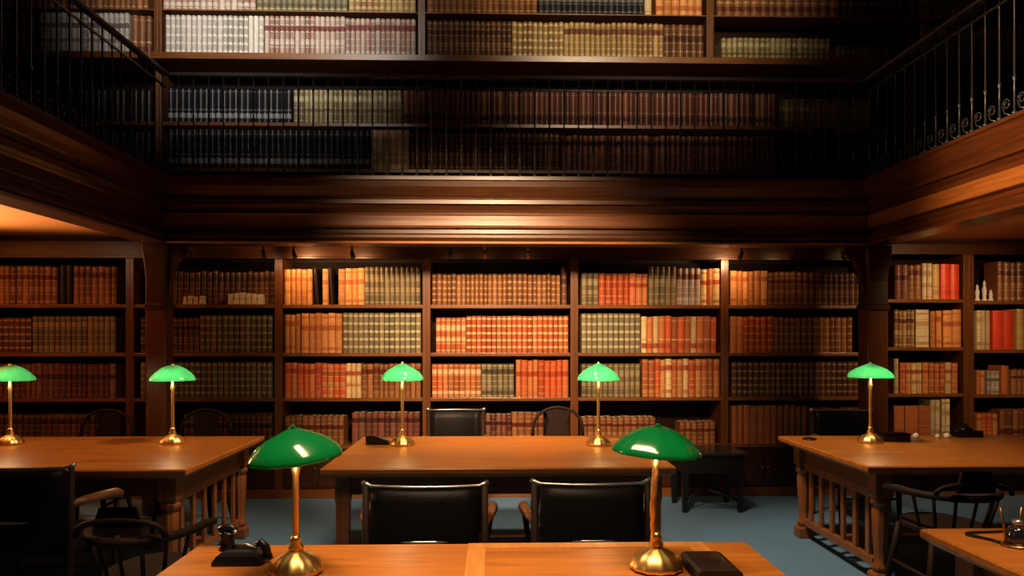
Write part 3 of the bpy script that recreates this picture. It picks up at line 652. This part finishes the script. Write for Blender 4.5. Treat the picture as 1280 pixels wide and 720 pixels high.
# ---------------------------------------------------------------- banker lamps
def lamp(px, py, h, r, label, pale, faceted=False, tilt=(0, 0), bend=0.0, sh=.118, watts=1.6, dome=False):
    Y = DY(py); x = PX(px, Y)
    t = thing('desk_lamp', label, 'lamp', (x, Y, DZ + (.0031 if Y < 3 else .0004)), 0, 'green shaded lamps on the reading desks')
    mb = MB(); mb.lathe([(.0, 0), (.078, 0), (.083, .006), (.083, .013), (.080, .02), (.074, .032), (.062, .045), (.046, .055), (.030, .062), (.018, .07), (.0, .07)], n=48, flute=12, amp=.03); mb.build('base', 'brass', t)
    zb = h - sh                                   # rim height
    pts = []; rs = []
    nseg = 14
    for k in range(nseg + 1):
        u = k / nseg; pts.append((bend * math.sin(u * PI) + bend * .5 * math.sin(u * 2 * PI), 0, .068 + (zb + .04 - .068) * u)); rs.append(.0105 if k not in (1, 11) else .0155)
    mb = MB(); mb.tube(pts, rs, 12); mb.build('pole', 'brass' if not pale else 'brass', t)
    mb = MB(); mb.lathe([(.0, .068), (.02, .068), (.024, .078), (.015, .09), (.019, .1), (.012, .115), (.0, .115)], n=16); mb.build('collar', 'brass', t)
    mb = MB(); mb.lathe([(.0, zb + .03), (.016, zb + .03), (.018, zb + .06), (.012, zb + .07), (.012, h - .006), (.0, h - .006)], n=14); mb.build('socket', 'dark_brass', t)
    R = Matrix.Translation((0, 0, zb)) @ Matrix.Rotation(tilt[0], 4, 'Y') @ Matrix.Rotation(tilt[1], 4, 'X')
    if dome: prof = [(1.0, .0), (1.01, .06), (1.0, .13), (.93, .26), (.80, .47), (.62, .68), (.44, .84), (.26, .95), (.10, .99)]
    else: prof = [(1.0, .0), (1.015, .06), (1.0, .15), (.93, .30), (.80, .48), (.62, .65), (.43, .77), (.27, .87), (.15, .95), (.08, .985)]
    P_o = [(k * r, z * sh) for k, z in prof]; P_i = [(k * r - .004, z * sh - .004) for k, z in prof]
    P_i[0] = (P_i[0][0], .0); P_i[1] = (P_i[1][0], P_i[1][1] + .003)
    nn = 8 if faceted else 40
    mb = MB()
    if faceted:
        nn = 40; rings = []
        for rr, z in P_o + list(reversed(P_i)):
            ring = []
            for k in range(nn):
                a = 2 * PI * k / nn; b3 = (a + .2) % (2 * PI / 8) - PI / 8
                fac = math.cos(PI / 8) / math.cos(b3); fac = .25 + .75 * fac
                ring.append(R @ Vector((rr * fac * 1.03 * math.cos(a), rr * fac * 1.03 * math.sin(a), z)))
            rings.append(ring)
        mb.loft(rings + [rings[0]], True, False, True)
    else:
        rings = [[R @ Vector((rr * (1 + .012 * math.cos(10 * 2 * PI * k / nn)) * math.cos(2 * PI * k / nn), rr * (1 + .012 * math.cos(10 * 2 * PI * k / nn)) * math.sin(2 * PI * k / nn), z)) for k in range(nn)] for rr, z in P_o + list(reversed(P_i))]
        mb.loft(rings + [rings[0]], True, False, True)
    mb.build('lamp_shade', 'shade_pale' if pale else 'shade', t)
    mb = MB(); mb.lathe([(.0, sh * .97), (.012, sh * .97), (.013, sh * 1.0), (.006, sh * 1.03), (.009, sh * 1.06), (.0, sh * 1.09)], n=12, mat=R); mb.build('finial', 'brass' if pale else 'shade', t)
    mb = MB(); mb.lathe([(.0, zb + .005), (.012, zb + .008), (.022, zb + .03), (.02, zb + .045), (.0, zb + .06)], n=12, cx=.0, cy=-.045); mb.build('bulb', 'bulb', t)
    l = bpy.data.lights.new('lamp_bulb', 'POINT'); l.energy = watts * (1.5 if pale else 1); l.color = (1, .72, .40); l.shadow_soft_size = .025
    lo = bpy.data.objects.new('lamp_bulb', l); C.objects.link(lo); lo.parent = t; lo.location = (0, -.045, zb - .012)
FARH = .565
lamp(370, 714, .452, .142, 'large green lamp with smooth bell shade, left on the nearest desk', False, False, (math.radians(-5), math.radians(3)), 0, .098, watts=1.3)
lamp(820, 713, .452, .139, 'large green lamp with panelled shade, right on the nearest desk', False, True, (math.radians(4), 0), -.008, .088, watts=1.3, dome=True)
lamp(503, 556, FARH, .142, 'pale green lamp at the left on the centre desk', True)
lamp(748, 557, FARH, .142, 'pale green lamp at the right on the centre desk', True)
lamp(216, 553, .55, .150, 'green lamp near the slatted end of the left desk', True, dome=True, sh=.108)
lamp(13, 553, .55, .150, 'green lamp at the left edge of the photo on the left desk', True, dome=True, sh=.108)
lamp(1088, 555, .56, .150, 'pale green lamp near the left end of the right desk', True, dome=False, sh=.10)

# ---------------------------------------------------------------- chairs
def leg_tube(mb, p, q, r0, r1): mb.tube([p, ((p[0] + q[0]) / 2, (p[1] + q[1]) / 2, (p[2] + q[2]) / 2), q], [r0, (r0 + r1) / 2, r1], 8)
def chair_leather(label, x, y, rz, w=.53, top=.83, group=None):
    """padded armchair; the back is at local y = 0, the seat runs to +y"""
    t = thing('leather_armchair', label, 'chair', (x, y, 0), rz, group); a = w / 2
    mb = MB(); rings = []
    for k in range(9):                             # curved padded back
        u = -1 + 2 * k / 8; xx = u * (a - .03); yy = -.035 * (1 - u * u) + .02
        th = .022
        rings.append([(xx, yy - th, .44), (xx, yy - th - .012, .52), (xx, yy - th - .012, top - .06), (xx, yy - th, top - .02), (xx, yy, top - .008), (xx, yy + th, top - .02), (xx, yy + th + .014, top - .07), (xx, yy + th + .014, .52), (xx, yy + th, .44)])
    mb.loft(rings, True, True, True); mb.build('backrest', 'leather', t)
    mb = MB(); pts = [(-a - .012, .035, top + .012), (-a + .008, .028, top + .006)] + [((-1 + 2 * k / 10) * (a - .03), -.035 * (1 - (-1 + 2 * k / 10) ** 2) + .02, top) for k in range(11)] + [(a - .008, .028, top + .006), (a + .012, .035, top + .012)]
    mb.tube(pts, [.012, .011] + [.0075] * 11 + [.011, .012], 10); mb.build('glint_piping', 'steel', t)  # steel-grey piping that paints in the shine along the back's top edge
    mb = MB(); mb.tube([((-1 + 2 * k / 8) * (a - .09), -.028 * (1 - (-1 + 2 * k / 8) ** 2) - .016, .585) for k in range(9)], .008, 8); mb.build('back_rail', 'steel', t)
    for s in (-1, 1):
        mb = MB(); mb.tube([(s * (a - .012), .03, .012), (s * (a - .008), .012, .30), (s * (a - .006), .022, .46), (s * (a - .004), .028, top)], [.014, .02, .02, .014], 10); mb.build('leg', 'chair_wood', t)
        mb = MB(); mb.tube([(s * (a - .02), .50, .0), (s * (a - .02), .49, .20), (s * (a - .02), .48, .41)], [.014, .02, .022], 10); mb.build('leg', 'chair_wood', t)
        mb = MB()                                    # arm ending in a rounded hand
        mb.tube([(s * (a + .0), .02, .655), (s * (a + .018), .12, .662), (s * (a + .03), .26, .655), (s * (a + .03), .38, .642), (s * (a + .028), .42, .63), (s * (a + .026), .43, .605)], [.016, .021, .025, .027, .026, .016], 10); ar = mb.build('arm', 'arm_wood', t); ar['label'] = 'lighter brown wooden arm'
        mb = MB(); mb.tube([(s * (a - .01), .44, .42), (s * (a + .012), .425, .52), (s * (a + .026), .40, .632)], [.016, .014, .016], 8); mb.build('arm_support', 'chair_wood', t)
    mb = MB(); rings = []
    for z, k in ((.40, -.012), (.41, 0), (.455, .002), (.472, -.012), (.478, -.05)):
        b3 = a - .035 + k; rings.append([(-b3, .03 - k, z), (b3, .03 - k, z), (b3, .50 + k, z), (-b3, .50 + k, z)])
    mb.loft(rings, True, True, False); mb.build('seat', 'leather', t)
    for yy in (.03, .49):
        mb = MB(); mb.tube([(-a + .02, yy, .22), (0, yy, .22), (a - .02, yy, .22)], .010, 8); mb.build('stretcher', 'chair_wood', t)
    return t
def chair_bow(label, x, y, rz, w=.52, top=.9, group=None, mat='chair_wood'):
    """bow-backed wooden armchair with spindles; back at y = 0"""
    t = thing('bow_back_chair', label, 'chair', (x, y, 0), rz, group); a = w / 2
    def hoop(u, z0=.64):                              # u in 0..1 round the arms
        ang = PI * u
        return (-math.cos(ang) * a, .30 - .30 * math.sin(ang), z0)
    mb = MB(); mb.tube([(-a, .42, .625)] + [hoop(k / 14) for k in range(15)] + [(a, .42, .625)], [.018] + [.02] * 15 + [.018], 8); mb.build('arm_rail', mat, t)
    pts = []
    for k in range(15):
        ang = PI * k / 14; pts.append((-math.cos(ang) * (a - .05), .03 - .02 * math.sin(ang), .655 + (top - .655) * math.sin(ang) ** .7))
    mb = MB(); mb.tube(pts, [.013] * 15, 8); mb.build('bow', mat, t)
    mb = MB(); mb.prism([(-.10, .67), (.10, .67), (.075, .78), (.10, top - .03), (0, top - .012), (-.10, top - .03), (-.075, .78)], 'y', .004, .02); mb.build('splat', mat, t)
    for k in range(1, 8):
        p = hoop(k / 8); mb = MB(); mb.tube([(p[0] * .8, .06 + (p[1]) * .75, .455), p], [.009, .009], 6); mb.build('spindle', mat, t)
    mb = MB(); rings = []
    for z, k in ((.415, -.03), (.43, 0), (.45, 0), (.456, -.012)):
        rings.append([((a - .03 + k) * math.cos(2 * PI * q / 20) * (1 if abs(math.cos(2 * PI * q / 20)) < .7 else .95), .28 + (.25 + k) * math.sin(2 * PI * q / 20), z) for q in range(20)])
    mb.loft(rings, True, True, False); mb.build('seat', mat, t)
    for sx in (-1, 1):
        for yy, dy in ((.12, -.06), (.44, .05)):
            mb = MB(); mb.tube([(sx * (a - .09), yy, .42), (sx * (a - .06), yy + dy * .5, .2), (sx * (a - .035), yy + dy, 0)], [.017, .02, .013], 8); mb.build('leg', mat, t)
        mb = MB(); mb.tube([(sx * (a - .06), .09, .2), (sx * (a - .06), .465, .2)], [.011, .011], 8); mb.build('stretcher', mat, t)
    return t
def side_table(label, x, y, rz, w=.56):
    """low black table: deep apron, square legs, crossed stretchers"""
    t = thing('side_table', label, 'table', (x, y, 0), rz); a = w / 2
    mb = MB(); mb.box(-a, a, -.0, .46, .485, .508, .006); mb.build('tabletop', 'table_black', t)
    mb = MB(); o_ = [(-a + .02, .02), (a - .02, .02), (a - .02, .44), (-a + .02, .44)]; i_ = [(-a + .04, .04), (a - .04, .04), (a - .04, .42), (-a + .04, .42)]
    mb.loft([[(*p, .33) for p in o_], [(*p, .4845) for p in o_], [(*p, .4845) for p in i_], [(*p, .33) for p in i_], [(*p, .33) for p in o_]], True, False, False); mb.build('apron', 'black', t)
    for sx in (-1, 1):
        for yy in (.045, .415):
            mb = MB(); s = .026; mb.loft([[(sx * (a - .045) + dx * k, yy + dy * k, z) for dx, dy in ((-s, -s), (s, -s), (s, s), (-s, s))] for z, k in ((0, .75), (.33, 1.0))], True, True, False); mb.build('leg', 'black', t)
    for sg in (-1, 1):
        mb = MB(); mb.tube([(-a + .06, .23 - sg * .17, .10), (0, .23, .17 + .012 * sg), (a - .06, .23 + sg * .17, .10)], .011, 8); mb.build('stretcher', 'black', t)
    return t
M['table_black'] = plain('lighter_black_top', (0.02, 0.018, 0.018), 0.3, 0, 0.2)  # lighter, glossier black than the legs and apron
cy = 3.22
chair_leather('left of the two black leather armchairs behind the nearest desk', PX(531, cy), cy, 0, .53, PZ(608, cy), 'black leather armchairs at the reading desks')
chair_leather('right of the two black leather armchairs behind the nearest desk', PX(740, cy), cy, 0, .51, PZ(606, cy), 'black leather armchairs at the reading desks')
chair_leather('black leather armchair at the front of the left desk', PX(12, 3.6), 3.6, 0, .56, PZ(583, 3.6), 'black leather armchairs at the reading desks')
chair_leather('black leather armchair behind the centre desk, facing the viewer', PX(570, 6.12), 6.12, PI, .46, PZ(512, 6.12), 'black leather armchairs at the reading desks')
chair_leather('black leather armchair behind the left end of the right desk', PX(1050, 6.12), 6.12, PI, .50, PZ(514, 6.12), 'black leather armchairs at the reading desks')
chair_bow('dark bow-back chair behind the right half of the centre desk', PX(697, 6.1), 6.1, PI, .52, PZ(509, 6.1), 'dark bow-back wooden chairs behind the desks')
chair_bow('dark bow-back chair behind the right end of left desk', PX(259, 6.1), 6.1, PI, .52, PZ(511, 6.1), 'dark bow-back wooden chairs behind the desks')
chair_bow('dark bow-back chair behind the middle of left desk', PX(136, 6.1), 6.1, PI, .52, PZ(511, 6.1), 'dark bow-back wooden chairs behind the desks')
chair_bow('dark bow-back chair at the front of the right desk', PX(1222, 3.70), 3.70, 0, .50, .715, 'dark bow-back wooden chairs at the desk fronts')
chair_bow('dark bow-back chair at the lower left, nearer the viewer than the left armchair', PX(146, 3.0), 3.0, 0, .46, .73, 'dark bow-back wooden chairs at the desk fronts')
side_table('low black side table with crossed stretchers before the bookcases right of centre desk', PX(889, 6.2), 6.12, 0, .56)

# ---------------------------------------------------------------- things on the desks
def on_desk(px, py):
    Y = DY(py); return (PX(px, Y), Y, DZ)
# black telephone on the nearest desk
t = thing('desk_telephone', 'black old-fashioned desk telephone beside the large left lamp', 'telephone', on_desk(301, 700)); s = 1 / 383.0
mb = MB(); rings = []
for z, k in ((0, 1.0), (.012, 1.0), (.03, .86), (.042, .66), (.048, .5)):
    rings.append([(-.085 * k + .008 + (.0 if z < .02 else .0), -.05 * k, z), (.075 * k, -.05 * k, z), (.085 * k, -.03 * k, z), (.085 * k, .03 * k, z), (.075 * k, .05 * k, z), (-.085 * k + .008, .05 * k, z)])
mb.loft(rings, True, True, False); mb.build('base', 'black', t)
mb = MB(); mb.lathe([(.0, .04), (.030, .042), (.022, .055), (.020, .075), (.024, .09), (.026, .097), (.0, .099)], n=18, cx=-.042); mb.build('neck', 'black', t)
mb = MB(); mb.tube([(-.070, 0, .106), (-.052, 0, .112), (-.03, 0, .112), (-.012, -.004, .104)], [.010, .013, .013, .010], 10); mb.build('handset', 'black', t)
mb = MB(); mb.lathe([(.0, -.006), (.007, -.006), (.007, .006), (.0, .006)], n=10, mat=Matrix.Translation((-.014, -.014, .102)) @ Matrix.Rotation(PI / 2, 4, 'X')); mb.build('knob', 'steel', t)
mb = MB(); mb.tube([(.052, -.005, .058), (.066, -.005, .066), (.082, -.005, .050), (.09, -.005, .026), (.10, -.005, .010)], [.009, .013, .014, .012, .009], 10); mb.build('crank', 'black', t)
mb = MB(); mb.tube([(-.02, -.01, .056), (.02, -.01, .060), (.055, -.01, .048)], [.005, .005, .007], 8); mb.build('lever', 'steel', t)
# black leather box on the nearest desk
Yb = DY(716); x0 = PX(880, Yb)
t = thing('document_box', 'black lidded box on the right of the nearest desk', 'box', (x0 + .012, Yb - .03, DZ)); a = .066
mb = MB(); mb.box(-a, a, -.10, .10, 0, .024, .004); mb.build('body', 'leather', t)
mb = MB(); poly = [(-a - .003, .024), (a + .003, .024), (a - .002, .036), (a - .016, .042), (-a + .010, .042), (-a, .036)]; mb.prism(poly, 'y', -.103, .103); mb.build('lid', 'black', t)
# stapler beside the left lamp of the centre desk
t = thing('stapler', 'small black stapler left of the lamp on the centre desk', 'stapler', on_desk(473, 555), math.radians(-8))
mb = MB(); mb.box(-.085, .075, -.022, .022, 0, .012, .004); mb.build('base', 'black', t)
mb = MB(); mb.prism([(-.085, .013), (-.085, .056), (-.06, .064), (.0, .052), (.07, .028), (.075, .013)], 'y', -.02, .02); mb.build('arm', 'black', t)
mb = MB(); mb.box(-.01, .082, -.012, .012, .0585, .064, .002, Matrix.Rotation(math.radians(17), 4, 'Y') @ Matrix.Translation((-.012, 0, -.012))); mb.build('magazine', 'steel', t)
# box and tray on the right desk
p = on_desk(1117, 553); t = thing('card_box', 'low black card box right of the lamp on the right desk', 'box', p)
mb = MB(); mb.box(-.095, .095, -.05, .05, 0, .048, .006); mb.build('body', 'black', t)
mb = MB(); mb.box(-.098, .098, -.053, .053, .0485, .060, .004); mb.build('lid', 'leather', t)
p = on_desk(1012, 551); mb = MB(); mb.lathe([(.0, 0), (.045, 0), (.05, .004), (.045, .012), (.03, .016), (.0, .017)], n=20); o = mb.build('paperweight', 'black', None, p); tag(o, 'flat black paperweight near the left corner of the right desk', 'paperweight')
p = on_desk(1206, 547.5); t = thing('inkstand', 'black round-topped inkstand at the back of the right desk', 'inkstand', (p[0], p[1] - .03, DZ))
mb = MB(); mb.box(-.095, .095, -.045, .045, 0, .05, .008); mb.build('base', 'black', t)
mb = MB(); mb.lathe([(.0, .05), (.05, .05), (.052, .062), (.036, .074), (.018, .082), (.014, .10), (.0, .104)], n=20, cx=-.02); mb.build('lid', 'black', t)
for k, (px, lab) in enumerate(((1145, 'small ivory paperweight, leftmost at the back of the right desk'), (1172, 'small ivory paperweight between two others on the right desk'), (1184, 'small ivory paperweight just left of the black inkstand'))):
    p = on_desk(px, 549); mb = MB(); q = .024 if k != 1 else .018
    mb.lathe([(.0, 0), (q * .8, 0), (q, q * .4), (q * .85, q), (q * .4, q * 1.4), (.0, q * 1.5)], n=14); tag(mb.build('paperweight', 'white', None, (p[0], p[1], DZ)), lab, 'paperweight', 'ivory paperweights on the right desk')
# inkwell and cord on the corner desk
p = on_desk(1272, 688); t = thing('inkwell', 'dark glass inkwell with pens on the lower right desk', 'inkwell', p)
mb = MB(); mb.lathe([(.0, 0), (.050, 0), (.052, .008), (.04, .012), (.0, .012)], n=24); mb.build('base', 'dark_brass', t)
mb = MB(); mb.lathe([(.0, .012), (.034, .012), (.036, .02), (.034, .058), (.026, .068), (.014, .074), (.0, .075)], n=24, flute=8, amp=.03); mb.build('bottle', 'ink_glass', t)
mb = MB(); mb.lathe([(.0, .075), (.017, .075), (.018, .088), (.012, .095), (.0, .098)], n=16); mb.build('cap', 'steel', t)
for dx, dy, tx in ((-.03, .015, -.022), (.016, .02, .012), (.03, .01, .035)):
    mb = MB(); mb.tube([(dx, dy, .012), (dx + tx * .4, dy, .07), (dx + tx, dy, .135)], [.004, .005, .003], 8); mb.build('pen', 'dark_brass', t)
mb = MB()
q = [on_desk(a_, b_) for a_, b_ in ((1257, 670.5), (1235, 671), (1217, 671.5), (1208, 672.5), (1209, 674), (1222, 677), (1240, 681), (1250, 684))]
o0 = Vector(q[3]); mb.tube([Vector(v) - o0 + Vector((0, 0, .0055)) for v in q], [.0045, .005, .0055, .006, .006, .0055, .005, .0045], 8)
tag(mb.build('cord', 'black', None, o0), 'black cord looped on the desk beside the inkwell', 'cord')

# ---------------------------------------------------------------- lights
def aim(o, tgt):
    d = Vector(tgt) - o.location; o.rotation_euler = d.to_track_quat('-Z', 'Y').to_euler()
def spot(name, loc, tgt, energy, col, deg, blend=.6, size=.15):
    l = bpy.data.lights.new(name, 'SPOT'); l.energy = energy; l.color = col; l.spot_size = math.radians(deg); l.spot_blend = blend; l.shadow_soft_size = size
    o = bpy.data.objects.new(name, l); C.objects.link(o); o.location = loc; aim(o, tgt); return o
def area(name, loc, tgt, energy, col, sx, sy):
    l = bpy.data.lights.new(name, 'AREA'); l.shape = 'RECTANGLE'; l.size = sx; l.size_y = sy; l.energy = energy; l.color = col
    o = bpy.data.objects.new(name, l); C.objects.link(o); o.location = loc; aim(o, tgt); return o
WARM = (1, .66, .36); AMB = (1, .56, .25); COOL = (.95, .96, 1.0)
# picture lights above the bookcases
for k, e, dx in ((0, 3.2, -.30), (1, 15, .12), (2, 8, 0), (3, .5, 0), (4, .5, 0), (5, .5, 0), (6, 10, -.1), (7, 1.2, -.1)):
    spot('picture_bulb', (PLX[k], PLY + .07, SOF - .225), (PLX[k] + dx, BY, 2.05), e, (1, .56, .26), 155, .8, .03)
# overhead light of the hall (out of the frame above), partly added for single desks
spot('hall_light', (.0, 2.6, 3.35), (.16, BY, 1.02), 1900, (1, .64, .36), 51, .85, .25)
l = area('hall_light', (-.15, 2.0, 3.5), (-.05, 2.1, .7), 44, (1, .66, .36), 2.0, .5); l.data.spread = math.radians(80)
spot('hall_light', (.0, 4.9, 4.6), (.0, 4.95, .7), 520, (1, .68, .38), 46, .9, .3)
spot('hall_light', (.2, 4.3, 4.0), (-2.25, 4.9, .5), 560, (1, .66, .36), 42, .9, .3)
spot('hall_light', (.6, 4.2, 4.3), (2.25, 4.7, .5), 760, (1, .70, .42), 46, .9, .3)
spot('hall_light', (1.9, 1.7, 3.6), (1.9, 2.2, .7), 400, (1, .66, .36), 36, .9, .3)  # added spot that brightens the lower right desk
# added unseen spots that brighten the right and the back gallery front
spot('gallery_fill', (-1.4, 2.6, 3.1), (3.1, 4.0, 2.5), 3300, (1, .58, .26), 30, .95, .2)
spot('gallery_fill', (-1.0, 2.6, 3.5), (-.55, GY, 2.45), 240, (1, .66, .38), 30, .95, .2)
# skylight over the hall
spot('skylight', (-1.5, 2.2, 5.3), (-2.1, UY, 5.0), 1700, (1, .90, .78), 42, .95, .4)
spot('skylight', (1.2, 2.2, 5.3), (1.3, UY, 5.0), 1150, (1, .78, .48), 44, .95, .4)
# added unseen fill lights for the alcoves under the side galleries
l = area('ceiling_fill', (-4.95, 5.9, 1.6), (-4.0, 5.2, 2.4), 58, (1, .58, .28), .5, 1.2); l.data.spread = math.radians(110)  # unseen area light added to brighten the left ceiling
spot('alcove_fill', (-3.9, 5.4, 2.34), (-3.9, BY, 1.7), 9, (1, .74, .44), 84, .9, .1)  # added to lift the left bookcase
spot('alcove_fill', (4.1, 5.2, 2.34), (4.2, BY, 1.3), 110, (1, .60, .30), 90, .9, .1)
w = bpy.data.worlds.new('world'); bpy.context.scene.world = w; w.use_nodes = True
w.node_tree.nodes['Background'].inputs[0].default_value = (.9, .75, .6, 1); w.node_tree.nodes['Background'].inputs[1].default_value = 0.004

# ---------------------------------------------------------------- camera
cam = bpy.data.cameras.new('camera'); co = bpy.data.objects.new('camera', cam); C.objects.link(co)
cam.sensor_width = 36; cam.lens = 36 * F / 1280; cam.shift_y = 64 / 1280; cam.clip_start = .05
co.location = (0, 0, CZ); co.rotation_euler = (PI / 2, 0, -TH)
S = bpy.context.scene; S.camera = co
S.view_settings.view_transform = 'Standard'; S.view_settings.look = 'None'; S.view_settings.gamma = 1; S.view_settings.use_curve_mapping = False
S.view_settings.exposure = 0.0
